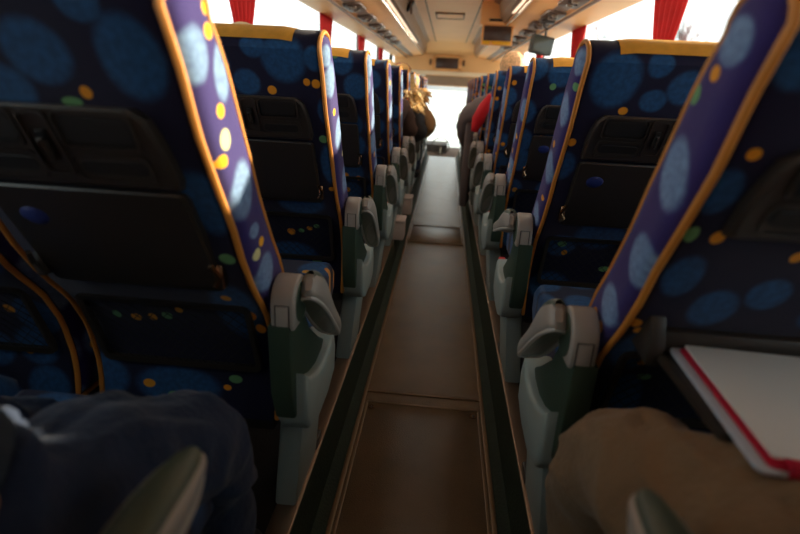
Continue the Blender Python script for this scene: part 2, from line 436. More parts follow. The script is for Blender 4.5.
        ar = shell.build('armrest', M_hub, root, ang=75)
        def oval(off, dz, scale, bottom=True, m=40):
            P = []
            for k in range(m):
                a = 2*PI*k/m; c, h = (L-.024)/2, (L+.024)/2*scale
                y = c+h*math.cos(a); w = wid(c+(y-c)/scale)*(scale-.06)
                yy, zz = sw(y, (bot_z(y) if bottom else top_z(y))+dz); P.append((s*(xc+(w if math.sin(a) > 0 else -w)), yy, zz))
            return P
        MB().tube(oval(0, -.001, .93), .0042, 6, closed=True).build('rim', pm('armrest rim', (184, 178, 170), .35), ar, label='pale raised rim')
        ins = MB(); ov = oval(0, -.0015, .92)
        ins.bm.faces.new([ins.bm.verts.new(p) for p in ov]); ins.build('underside', pm('armrest underside', (122, 122, 108), .28), ar, False, label='smooth grey-green underside')
        pad = MB()
        def pf(u, v):
            y = -.022+(L+.018)*u; w = wid(y, .027)*.96; q_ = 2*v-1
            z = top_z(y)+.0005+.008*math.sqrt(max(0, 1-q_*q_))*min(1, w/.012)
            yy, zz = sw(y, z-.010*abs(q_)**4); return Vector((s*(xc+w*q_), yy, zz))
        pad.grid(pf, 30, 10)
        pad.build('armrest_pad', M_pad, ar, label='dark green armrest pad', ang=80)
        MB().box(min(s*.236, s*.262), max(s*.236, s*.262), .27, .31, .34, .40, .006).build('belt_buckle', pm('red buckle', (190, 40, 50), .4), root, label='red seat belt buckle')
        # green post panel below the hub
        post = [(-.022, .395), (-.028, .548), (.070, .548), (.115, .480), (.20, .415), (.262, .375), (.262, .33), (0, .33)]
        MB().prism(post, 0, s*.206, s*.250, .006).build('side_post', M_green, root, label='dark green side post')
        cov = [(.006, .432), (.04, .405), (.10, .380), (.16, .368), (.22, .372), (.265, .405), (.285, .350), (.275, .285), (.20, .262), (.10, .258), (.03, .285), (.004, .325)]
        MB().prism(cov, 0, s*.206, s*.272, .010, 3).build('side_cover', M_cover, root, label='pale grey side cover')
        ped = MB(); ped.prism([(.10, 0), (.30, 0), (.27, .275), (.08, .275)], 0, s*.160, s*.214, .008)
        for v in ped.bm.verts:
            v.co.x += s*(v.co.z/.275)*.030
        ped.build('pedestal', M_cover, root, label='pale grey pedestal leg')
        MB().box(min(s*.19, s*.216), max(s*.19, s*.216), .30, .36, .0, .028, .004).build('floor_clamp', M_black, root)
        # trim cup holder bits seen between arm and post : red tab
    elif not aisle:
        MB().prism([(.14, 0), (.30, 0), (.27, .275), (.12, .275)], 0, -s*.12-.02, -s*.12+.02, .006).build('pedestal', M_cover, root)
    return root

ORD = ['', 'nearest', 'second', 'third', 'fourth', 'fifth', 'sixth', 'seventh', 'eighth', 'ninth', 'tenth', 'eleventh']
F_RL1 = fabric('moquette a', 'xz', NAVY, RL1); F_SL1 = fabric('moquette a side', 'yz', SIDE, SL1)
F_RL2 = fabric('moquette b', 'xz', NAVY, RL2); F_SL2 = fabric('moquette b side', 'yz', SIDE, SL2)
F_RR1 = fabric('moquette c', 'xz', NAVY, RR1); F_SR1 = fabric('moquette c side', 'yz', SIDE, SR1)
F_RR2 = fabric('moquette d', 'xz', NAVY, RR2); F_SR2 = fabric('moquette d side', 'yz', SIDE, SR2)
GS = 'coach seats in rows along the aisle'
XA, XW = .50, .945
PITCH = .72
YL1, YR1 = .85, .80
def lab(side, k, aisle):
    if k == 0: return 'blue circle-patterned coach seat beside the camera on the %s, %s, under a passenger' % (side, 'at the aisle' if aisle else 'at the window')
    d = {1: 'nearest row'}.get(k, ORD[k]+' row from the camera')
    if aisle: return 'blue circle-patterned coach seat on the %s edge of the aisle, %s' % (side, d)
    return 'blue circle-patterned window seat on the far %s, %s' % (side, d)
def put(o, x, y, label):
    o.location = (x, y, .16); o['label'] = label; return o
L1 = put(make_seat(1, True, F_RL1, F_SL1, group=GS), -XA, YL1, lab('left', 1, True))
L2 = put(make_seat(1, True, F_RL2, F_SL2, group=GS), -XA, YL1+PITCH-.005, lab('left', 2, True))
R1 = put(make_seat(-1, True, F_RR1, F_SR1, table_down=True, swing=40, group=GS), XA, YR1, 'nearest blue seat right of the aisle, its table lowered under a white pad')
R2 = put(make_seat(-1, True, F_RR2, F_SR2, swing=18, group=GS), XA, YR1+PITCH-.02, lab('right', 2, True))
PLg = make_seat(1, True, group=GS); PRg = make_seat(-1, True, group=GS)
WLg = make_seat(1, False, group=GS); WRg = make_seat(-1, False, group=GS)
PL0 = make_seat(1, True, swing=-3, group=GS); PR0 = make_seat(-1, True, swing=-3, group=GS)
put(PL0, -XA, YL1-PITCH-.035, lab('left', 0, True)); put(PR0, XA, YR1-PITCH+.02, lab('right', 0, True))
for k in range(3, 12):
    put(PLg if k == 3 else copy_tree(PLg), -XA, YL1+PITCH*(k-1), lab('left', k, True))
    put(PRg if k == 3 else copy_tree(PRg), XA, YR1+PITCH*(k-1), lab('right', k, True))
for k in range(0, 12):
    put(WLg if k == 0 else copy_tree(WLg), -XW, YL1+PITCH*(k-1), lab('left', k, False))
    put(WRg if k == 0 else copy_tree(WRg), XW, YR1+PITCH*(k-1), lab('right', k, False))

# ------------------------------------------------------------------ the coach body
W = 1.20; Y0, Y1 = -2.6, 9.05; YF_ = 12.9
def floor_mat():
    m = pm('aisle lino', (102, 84, 64), .20, bump=.25, bscale=260, vary=.16, vscale=5)
    return m
M_floor = floor_mat()
M_carpet = pm('platform carpet', (34, 30, 30), .95, bump=.5, bscale=300)
M_kerb = pm('green ribbed kerb', (24, 40, 24), .7, bump=.3, bscale=120, vary=.3, vscale=12)
M_trim = pm('brown metal trim', (140, 118, 100), .32, .7)
M_seam = pm('floor seam', (120, 98, 74), .35, .3)
M_rack = pm('peach rack vinyl', (236, 172, 106), .5, vary=.05, vscale=2)
M_ceil = pm('cream ceiling', (238, 184, 124), .55, vary=.04, vscale=2)
M_dark = pm('brown recess', (104, 76, 56), .6)
M_wall = pm('wall lining', (120, 112, 108), .8, bump=.2, bscale=100)
M_frame = pm('window frame', (104, 98, 92), .5)
struct(MB().box(-.232, .232, Y0, Y1, -.05, 0).build('floor', M_floor, smooth=False))
for i, s in enumerate((-1, 1)):
    nm = 'left' if s < 0 else 'right'
    # sloping kerb between aisle floor and platform
    struct(MB().prism([(s*.232, -.05), (s*.232, .004), (s*.262, .03), (s*.279, .150), (s*.30, .152), (s*.30, -.05)], 1, Y0, Y1).build('trim_%d' % (1+i), M_kerb, ang=20))
    struct(MB().box(min(s*.279, s*.335), max(s*.279, s*.335), Y0, Y1, .150, .160, .003).build('trim_%d' % (3+i), M_trim))
    struct(MB().box(min(s*.218, s*.2315), max(s*.218, s*.2315), Y0, Y1, .0, .004, .0015).build('trim_%d' % (5+i), M_seam))
    struct(MB().box(min(s*.30, s*W), max(s*.30, s*W), Y0, Y1, .0, .158).build('floor_platform_%s' % nm, M_carpet, smooth=False))
# floor hatches
def hatch(y0, y1, lbl, screws=True):
    t = thing('floor_hatch', (0, (y0+y1)/2, 0), lbl, 'hatch', 'floor hatches in the aisle')
    h = (y1-y0)/2
    MB().box(-.205, .205, -h, h, .0, .003, .001).build('hatch_plate', M_floor, t)
    f = MB()
    for (a, b, c, d) in ((-.212, .212, h-.006, h+.006), (-.212, .212, -h-.006, -h+.006), (-.212, -.204, -h, h), (.204, .212, -h, h)):
        f.box(a, b, c, d, .0, .006, .0015)
    f.build('hatch_rim', M_seam, t)
    if screws:
        for sx in (-.188, .188):
            q = MB(); q.cyl((sx, h-.035, .003), (sx, h-.035, .0065), .013, 20); sn = q.build('screw', M_chrome, t, label='round recessed steel screw')
            q = MB(); q.box(sx-.008, sx+.008, h-.037, h-.033, .0064, .0070); q.box(sx-.002, sx+.002, h-.043, h-.027, .0064, .0070)
            q.build('screw_slot', M_recess, sn, False)
    return t
hatch(.10, 1.632, 'large brown floor hatch with two round screws, nearest in the aisle')
hatch(3.78, 4.28, 'small brown floor hatch further up the aisle', False)
struct(MB().box(-.218, .218, 1.70, 1.712, 0, .004, .0015).build('trim_7', M_seam))

# walls: sill panel, header, window posts, glass
m_glass = bpy.data.materials.new('window glass'); m_glass.use_nodes = True
nt = m_glass.node_tree; nt.nodes.clear()
o_ = nt.nodes.new('ShaderNodeOutputMaterial'); mx = nt.nodes.new('ShaderNodeMixShader'); tr_ = nt.nodes.new('ShaderNodeBsdfTransparent')
gl = nt.nodes.new('ShaderNodeBsdfGlossy'); gl.inputs['Roughness'].default_value = .02
tr_.inputs[0].default_value = (.93, .96, .95, 1); mx.inputs[0].default_value = .05
nt.links.new(tr_.outputs[0], mx.inputs[1]); nt.links.new(gl.outputs[0], mx.inputs[2]); nt.links.new(mx.outputs[0], o_.inputs[0])
posts = [-.38, 1.0, 3.08, 5.16, 7.24, 9.3, 11.4]
wn = 1
for s, nm in ((-1, 'left'), (1, 'right')):
    w = MB()
    xa, xb = (s*W, s*(W+.06)); lo, hi = min(xa, xb), max(xa, xb)
    w.box(lo, hi, Y0, 11.6, -.9, .92)
    w.box(lo, hi, Y0, 11.6, 1.76, 2.1)
    w.box(lo, hi, Y0, -.36, .92, 1.76)
    w.box(lo, hi, 11.45, 11.6, .92, 1.76)
    struct(w.build('wall_'+nm, M_wall, smooth=False))
    struct(MB().box(lo-.0, hi, Y0, 11.6, .90, .93, .005).build('trim_%d' % (8 if s < 0 else 9), M_frame))
    ds = .14 if s < 0 else .24
    for i in range(6):
        a, b = posts[i]+.02+(ds if i else 0), min(posts[i+1]-.02+ds, 11.45)
        win = MB(); win.box(s*(W+.035)-.003, s*(W+.035)+.003, a, b, .93, 1.76)
        g = struct(win.build('window_%d' % wn, m_glass, smooth=False))
        f = MB(); pc = min(posts[i+1]+ds, 11.48); f.box(lo, hi, pc-.03, pc+.03, .93, 1.76, .004)
        f.build('window_post', M_frame, g); wn += 1
rw = MB(); rw.box(-W, W, Y0-.06, Y0, -.3, 1.15); rw.box(-W, W, Y0-.06, Y0, 1.75, 2.1)
for q_ in (-1, 1): rw.box(min(q_*.95, q_*W), max(q_*.95, q_*W), Y0-.06, Y0, 1.15, 1.75)
struct(rw.build('wall_rear', M_wall, smooth=False))
rw = MB(); rw.box(-.95, .95, Y0-.035, Y0-.030, 1.15, 1.75); struct(rw.build('window_16', m_glass, smooth=False))  # unseen rear pane, added to let fill light onto the seat backs

# ceiling + racks
struct(MB().box(-.42, .42, Y0, 11.2, 2.0, 2.05).build('ceiling', M_ceil, smooth=False))
cl = MB()
for s in (-1, 1):
    P = [(s*.42, 2.0), (s*.48, 1.97), (s*.50, 1.86), (s*.545, 1.80), (s*.56, 1.80), (s*.55, 2.05), (s*.42, 2.05)]
    cl.prism(P, 1, Y0, 12.0)
struct(cl.build('ceiling_channel', pm('channel vinyl', (150, 112, 80), .55), ang=20))
# seams in the ceiling
for i, x in enumerate((-.30, .30)):
    struct(MB().box(x-.006, x+.006, Y0, 11.2, 1.994, 2.001, .001).build('trim_%d' % (10+i), M_dark, smooth=False))
for s, nm in ((-1, 'left'), (1, 'right')):
    r = thing('luggage_rack', (0, 3.7, 1.8), 'long peach luggage rack above the %s seats' % nm, 'luggage rack', 'overhead luggage racks')
    off = Vector((0, 3.7, 1.8))
    def P2(pts): return [(a, b-1.8) for a, b in pts]
    q = MB().prism(P2([(s*1.20, 1.715), (s*1.14, 1.700), (s*.90, 1.740), (s*.62, 1.775), (s*.575, 1.79), (s*.56, 1.82), (s*.56, 2.05), (s*1.20, 2.05)]), 1, Y0-3.7+.002, 12.0-3.7, 0)
    q.build('rack_body', M_rack, r, ang=25)
    MB().tube([(s*.578, y-3.7, -.017) for y in (Y0+.05, 3, 6, 11.95)], .011, 8).build('rack_rail', pm('pale rail', (232, 214, 190), .25, .3), r, label='pale polished edge rail')
    MB().tube([(s*.93, y-3.7, -.085) for y in (Y0+.05, 3, 6, 11.95)], .012, 8).build('grab_rail', pm('brown rail', (120, 84, 62), .4), r)
    # reading-lamp service strip
    MB().prism([(s*.78, -.041-.0), (s*.78, -.05), (s*.875, -.064), (s*.885, -.056)], 1, Y0-3.7+.05, 11.95-3.7).build('service_strip', pm('service strip brown', (112, 82, 62), .5), r)
# service units per row
def service(s, y, lbl):
    t = thing('reading_lamp_panel', (s*.83, y, 1.756), lbl, 'reading lamp panel', 'reading lamp panels under the racks')
    t.rotation_euler = (0, s*.155, 0)
    MB().prism(rounded(-.075, .075, -.21, .21, .05), 2, -.030, 0, .008).build('panel', pm('panel brown', (74, 52, 40), .45), t)
    for yy in (-.09, .09):
        MB().cyl((0, yy, -.029), (0, yy, -.042), .026, 18, .022).build('lamp', pm('lamp lens', (104, 82, 62), .4), t)
    MB().tube([(-.03, -.03, -.024), (-.03, -.03, -.036)], .013, 12).build('air_nozzle', M_recess, t)
    MB().tube([(.03, .03, -.024), (.03, .03, -.036)], .013, 12).build('air_nozzle', M_recess, t)
for i in range(11):
    y = 1.15+PITCH*i
    for s, nm in ((-1, 'left'), (1, 'right')):
        service(s, y, 'brown reading lamp panel under the %s rack, above the %s seat row' % (nm, ORD[i+1] if i < 11 else 'front'))
# speaker grille, hatch frame
t = thing('ceiling_speaker', (-.475, 6.05, 1.95), 'round dark speaker grille on the left of the ceiling channel', 'speaker')
MB().cyl((0, 0, 0), (.03, 0, -.02), .065, 24).build('grille', M_recess, t)
MB().tube([(.03+.0*math.cos(a), .072*math.cos(a), -.02+.072*math.sin(a)) for a in [2*PI*k/24 for k in range(24)]], .008, 6, closed=True).build('rim', M_dark, t)
def chatch(y, lbl):
    t = thing('ceiling_hatch', (-.03, y, 2.0), lbl, 'ceiling hatch', 'ceiling hatches')
    MB().box(-.17, .17, -.24, .24, -.010, 0, .004).build('hatch_panel', M_ceil, t)
    f = MB()
    for a, b, c, d in ((-.18, .18, -.25, -.238), (-.18, .18, .238, .25), (-.18, -.168, -.25, .25), (.168, .18, -.25, .25)): f.box(a, b, c, d, -.018, 0, .003)
    f.build('hatch_rim', M_dark, t)
chatch(7.2, 'cream ceiling hatch with a thin brown rim over the aisle')
# fluorescent light strips at the inner rack edges (right one visible lit)
for s, y0, y1, lb in ((1, 1.6, 5.05, 'thin pale light strip along the right rack edge'), (-1, 1.6, 8.8, 'thin pale light strip along the left rack edge')):
    t = thing('light_strip', (s*.53, (y0+y1)/2, 1.785), lb, 'light', None)
    h = (y1-y0)/2
    MB().box(-.020, .020, -h, h, -.002, .040, .004).build('housing', M_dark, t)
    MB().box(-.013, .013, -h+.02, h-.02, -.009, -.002, .003).build('diffuser', emis('strip diffuser', (255, 225, 190), .3), t)
    ld = bpy.data.lights.new('strip lamp', 'AREA'); ld.shape = 'RECTANGLE'; ld.size = .016; ld.size_y = 2*h-.1
    ld.energy = LAMP*2*h; ld.color = (1, .86, .70)
    lo_ = bpy.data.objects.new('strip_lamp', ld); COL.objects.link(lo_); lo_.parent = t; lo_.location = (0, 0, -.012); lo_.rotation_euler = (0, -s*.35, 0)

# hanging screens
M_scr = pm('screen brown', (66, 46, 40), .3)
t = thing('ceiling_monitor', (.49, 6.0, 1.785), 'square brown-faced monitor with a painted yellow reflection strip hanging right of the aisle', 'monitor')
MB().box(-.165, .165, 0, .07, -.20, 0, .008).build('case', M_rack, t)
MB().box(-.145, .145, -.006, .001, -.155, -.012, .003).build('screen', M_scr, t)
y_ = MB(); y_.box(-.150, -.075, -.008, .0, -.195, -.158, .002); y_.box(-.05, .145, -.008, .0, -.192, -.160, .002)  # yellow items reflected in the monitor, painted on as flat strips
y_.build('yellow_reflection', pm('reflected yellow', (240, 180, 30), .6), t)
MB().box(-.19, .13, -.02, .22, 0, .215, .01).build('housing', M_rack, t)
MB().box(-.10, .06, -.026, -.018, .03, .055, .003).build('vent', M_recess, t)
t = thing('front_monitor', (-.047, 11.93, 1.52), 'dark square monitor in the cream bulkhead above the windscreen', 'monitor')
MB().box(-.245, .245, -.01, .04, .0, .215, .006).build('screen', M_scr, t)
fr = MB()
fr.box(-.30, .30, 0, .05, -.04, 0, .006); fr.box(-.30, .30, 0, .05, .215, .27, .006); fr.box(-.30, -.245, 0, .05, -.04, .27, .006); fr.box(.245, .30, 0, .05, -.04, .27, .006)
fr.build('surround', M_rack, t)
for q_ in (-1, 1): MB().box(q_*.36-.02, q_*.36+.02, -.012, .04, .06, .18, .01).build('side_slot', M_dark, t)
t = thing('rack_monitor', (.83, 5.0, 1.72), 'small black monitor hanging from the right luggage rack', 'monitor')
q = MB(); q.box(-.105, .105, -.02, .05, -.27, -.115, .018); o = q.build('case', pm('monitor black', (40, 42, 40), .4), t)
o.rotation_euler = (0, .12, .25)
q = MB(); q.box(-.088, .088, -.023, -.018, -.252, -.135, .004); o2 = q.build('screen', pm('monitor glass', (58, 62, 56), .2), o)
MB().tube([(0, .01, -.12), (0, .01, -.06), (-.03, 0, -.03), (0, 0, .01)], .012, 8).build('bracket', M_black, t)
MB().box(-.06, .06, -.03, .05, -.02, .012, .006).build('mount', M_black, t)

# front bulkhead, header, visors, windscreen
bk = MB()
bk.prism([(11.2, 2.0), (11.2, 2.05), (12.0, 2.05), (12.0, 1.47), (11.97, 1.47), (11.97, 1.80), (11.6, 1.90)], 0, -.56, .56)
struct(bk.build('ceiling_front', M_ceil, ang=20))
b2 = MB(); b2.box(-W, -.56, 11.97, 12.03, 1.47, 2.05); b2.box(.56, W, 11.97, 12.03, 1.47, 2.05)
b2.box(-W, W, 12.0, YF_+.1, 1.47, 1.52)
struct(b2.build('wall_front_header', M_ceil, smooth=False))
hb = MB(); hb.box(-W, W, 12.1, 12.2, 1.385, 1.47, .01)
struct(hb.build('trim_12', pm('bright header', (240, 220, 190), .4)))
M_visor = pm('visor brown', (150, 124, 100), .6)
for x0, x1, lb in ((-1.15, -.69, 'brown roller sun visor on the left half of the windscreen'), (-.51, 1.15, 'brown roller sun visor on the right half of the windscreen')):
    t = thing('sun_visor', ((x0+x1)/2, 12.22, 1.38), lb, 'sun visor', 'windscreen sun visors')
    h = (x1-x0)/2
    MB().box(-h, h, 0, .012, -.21, 0, .003).build('blind', M_visor, t)
    MB().tube([(-h, .006, -.212), (h, .006, -.212)], .010, 8).build('bottom_bar', M_ceil, t)
    MB().tube([(-h, .02, .0), (h, .02, 0)], .022, 12).build('roller', M_ceil, t)
struct(MB().box(-.69, -.51, 12.2, 12.25, 1.13, 1.42, .01).build('trim_13', pm('white mullion', (240, 232, 220), .4)))
ws = MB(); ws.box(-W, W, YF_, YF_+.006, -.55, 1.47)
wso = struct(ws.build('window_13', m_glass, smooth=False))
pl = MB()
for s in (-1, 1): pl.box(min(s*1.2, s*1.27), max(s*1.2, s*1.27), 12.82, 12.98, -.9, 2.05)
pl.box(-W, W, 12.82, 12.98, 1.47, 2.05); pl.box(-W, W, 12.86, 12.96, -.9, -.55)
struct(pl.build('wall_front', M_ceil, smooth=False))
for s, nm, k in ((-1, 'left', 14), (1, 'right', 15)):
    g = MB(); g.box(s*1.235-.003, s*1.235+.003, 11.62, 12.82, -.1, 1.76)
    struct(g.build('window_%d' % k, m_glass, smooth=False))
    g = MB(); g.box(min(s*W, s*1.26), max(s*W, s*1.26), 11.6, 12.82, -.9, -.1); g.box(min(s*W, s*1.26), max(s*W, s*1.26), 11.6, 12.82, 1.76, 2.05)
    struct(g.build('wall_cab_%s' % nm, M_wall, smooth=False))
struct(MB().box(-1.26, 1.26, 9.05, 12.95, -.95, -.9).build('floor_cab', M_floor, smooth=False))
struct(MB().box(-W, W, 9.0, 9.05, -.9, 0).build('wall_step', M_wall, smooth=False))
t = thing('dashboard', (0, 12.45, -.9), 'grey-brown dashboard below the bright windscreen', 'dashboard')
MB().prism([(-.35, 0), (-.35, .50), (-.20, .62), (.0, .70), (.35, .66), (.35, 0)], 0, -1.15, 1.15, .03).build('body', pm('dash vinyl', (120, 104, 94), .6, bump=.2, bscale=80), t)
MB().prism([(-.25, .60), (-.22, .76), (.05, .82), (.12, .67)], 0, -.80, .10, .02).build('instrument_hood', pm('dash dark', (60, 52, 48), .6), t)
w_ = thing('steering_wheel', (-.06, 12.08, -.15), 'thin black steering wheel seen against the windscreen', 'steering wheel')
MB().tube([(.20*math.cos(a), .06*math.sin(a), .18*math.sin(a)) for a in [2*PI*k/36 for k in range(36)]], .012, 8, closed=True).build('rim', M_black, w_)
for a in (.1, PI-.1, -PI/2):
    MB().tube([(0, 0, 0), (.19*math.cos(a), .06*math.sin(a), .17*math.sin(a))], .010, 6).build('spoke', M_black, w_)
MB().tube([(0, 0, 0), (0, .12, -.2)], .03, 10).build('column', M_black, w_)

# pale bins on the left ledge
for i, (y, lb) in enumerate(((3.32, 'pale pink-grey plastic bin on the left aisle ledge, nearer of two'), (4.05, 'pale pink-grey plastic bin on the left aisle ledge, farther of two'))):
    t = thing('litter_bin', (-.262, y, .16), lb, 'bin', 'bins on the aisle ledge')
    M_bin = pm('bin plastic', (196, 180, 172), .5)
    q = MB(); q.box(-.045, .05, -.07, .07, 0, .13, .012); q.build('bin_body', M_bin, t)
    q = MB(); q.box(-.05, .055, -.078, .078, .12, .14, .008); q.build('lid', M_bin, t)

# curtains
M_red = pm('red curtain cloth', (196, 22, 24), .8, bump=.2, bscale=300, vary=.15, vscale=8)
M_tie = pm('cream tie band', (196, 176, 140), .6)
def curtain(s, y, lbl):
    t = thing('curtain', (s*1.165, y, 1.40), lbl, 'curtain', 'red tied curtains at the window posts')
    def f(u, v):
        z = -.45+.78*v
        if z > 0: w = .12+(.25-.12)*min(1, z/.30)**.8
        else: w = .12+(.18-.12)*min(1, -z/.45)**.6
        yy = w*(2*u-1)
        return Vector((-s*(.012*math.sin(u*PI*11)*(.6+w*3)), yy, z))
    q = MB().grid(f, 66, 16); o = q.build('curtain_cloth', M_red, t)
    md = o.modifiers.new('sol', 'SOLIDIFY'); md.thickness = .003
    MB().tube([(.026*math.cos(a), .126*math.sin(a), .012*math.cos(a)) for a in [2*PI*k/24 for k in range(24)]], .012, 6, closed=True).build('tie_band', M_tie, t)
for i, y in enumerate(posts[2:6]):
    od = ['nearest', 'second nearest', 'third nearest', 'farthest'][i]
    curtain(-1, y-.02, 'red curtain tied with a cream band at a left window post, %s' % od)
    curtain(1, y+.08, 'red curtain tied with a cream band at a right window post, %s' % od)

# ------------------------------------------------------------------ book on the lowered table
t = thing('writing_pad', (.348, .448, .7815), 'white paper pad with crimson edges lying on the lowered table at right', 'pad')
t.rotation_euler = (0, 0, -.06)
MB().prism(rounded(.0, .25, 0, .268, .012), 2, .0, .006, .0015).build('cover', pm('pad cover pale', (186, 190, 200), .4), t)
rb = MB(); rb.prism(rounded(.012, .248, .004, .260, .008), 2, .006, .0095, .001)
rb.build('crimson_border', pm('crimson', (180, 14, 50), .5), t, label='crimson border')
MB().prism(rounded(.020, .247, .018, .264, .004), 2, .0095, .0125, .0005).build('paper', pm('paper', (214, 212, 208), .7), t, label='white paper sheet')
MB().tube([(.03, .008, .006), (.10, -.006, .008), (.18, -.012, .010), (.25, -.006, .008)], .011, 8).build('fold', pm('crimson', (180, 14, 50), .5), t, label='thick crimson rolled edge')

# ------------------------------------------------------------------ people
def skin_mesh(name, verts, edges, radii, mat, parent, levels=2, root=0, label=None, disp=None, folds=False):
    me = bpy.data.meshes.new(name); me.from_pydata([tuple(v) for v in verts], edges, [])
    o = bpy.data.objects.new(name+'_tmp', me); COL.objects.link(o)
    md = o.modifiers.new('skin', 'SKIN'); md.use_smooth_shade = True
    lay = me.skin_vertices[0].data if me.skin_vertices else None
    if lay is None:
        bm = bmesh.new(); bm.from_mesh(me); bm.verts.layers.skin.verify(); bm.to_mesh(me); bm.free(); lay = me.skin_vertices[0].data
    for i, r in enumerate(radii):
        lay[i].radius = (r, r) if isinstance(r, (int, float)) else r
        lay[i].use_root = (i == root)
    ss = o.modifiers.new('sub', 'SUBSURF'); ss.levels = levels; ss.render_levels = levels
    bpy.context.view_layer.update()
    dg = bpy.context.evaluated_depsgraph_get()
    nm = bpy.data.meshes.new_from_object(o.evaluated_get(dg))
    bpy.data.objects.remove(o)
    if disp:
        amp, sc_ = disp
        nrm = [v.normal.copy() for v in nm.vertices]
        for v, n in zip(nm.vertices, nrm):
            p = v.co
            k = noise.noise(Vector((p.x*sc_, p.y*sc_*.8, p.z*sc_*1.2)))+.5*noise.noise(p*sc_*2.3+Vector((3, 1, 2)))
            if folds:
                k += .55*(1-2*abs(noise.noise(Vector((p.x*16+p.z*5, p.y*5, p.z*7)))))**3
            v.co = p+n*amp*k
    nm.materials.clear(); nm.materials.append(mat)
    nm.polygons.foreach_set('use_smooth', [True]*len(nm.polygons))
    r = bpy.data.objects.new(name, nm); COL.objects.link(r)
    if parent: r.parent = parent
    if label: r['label'] = label
    return r

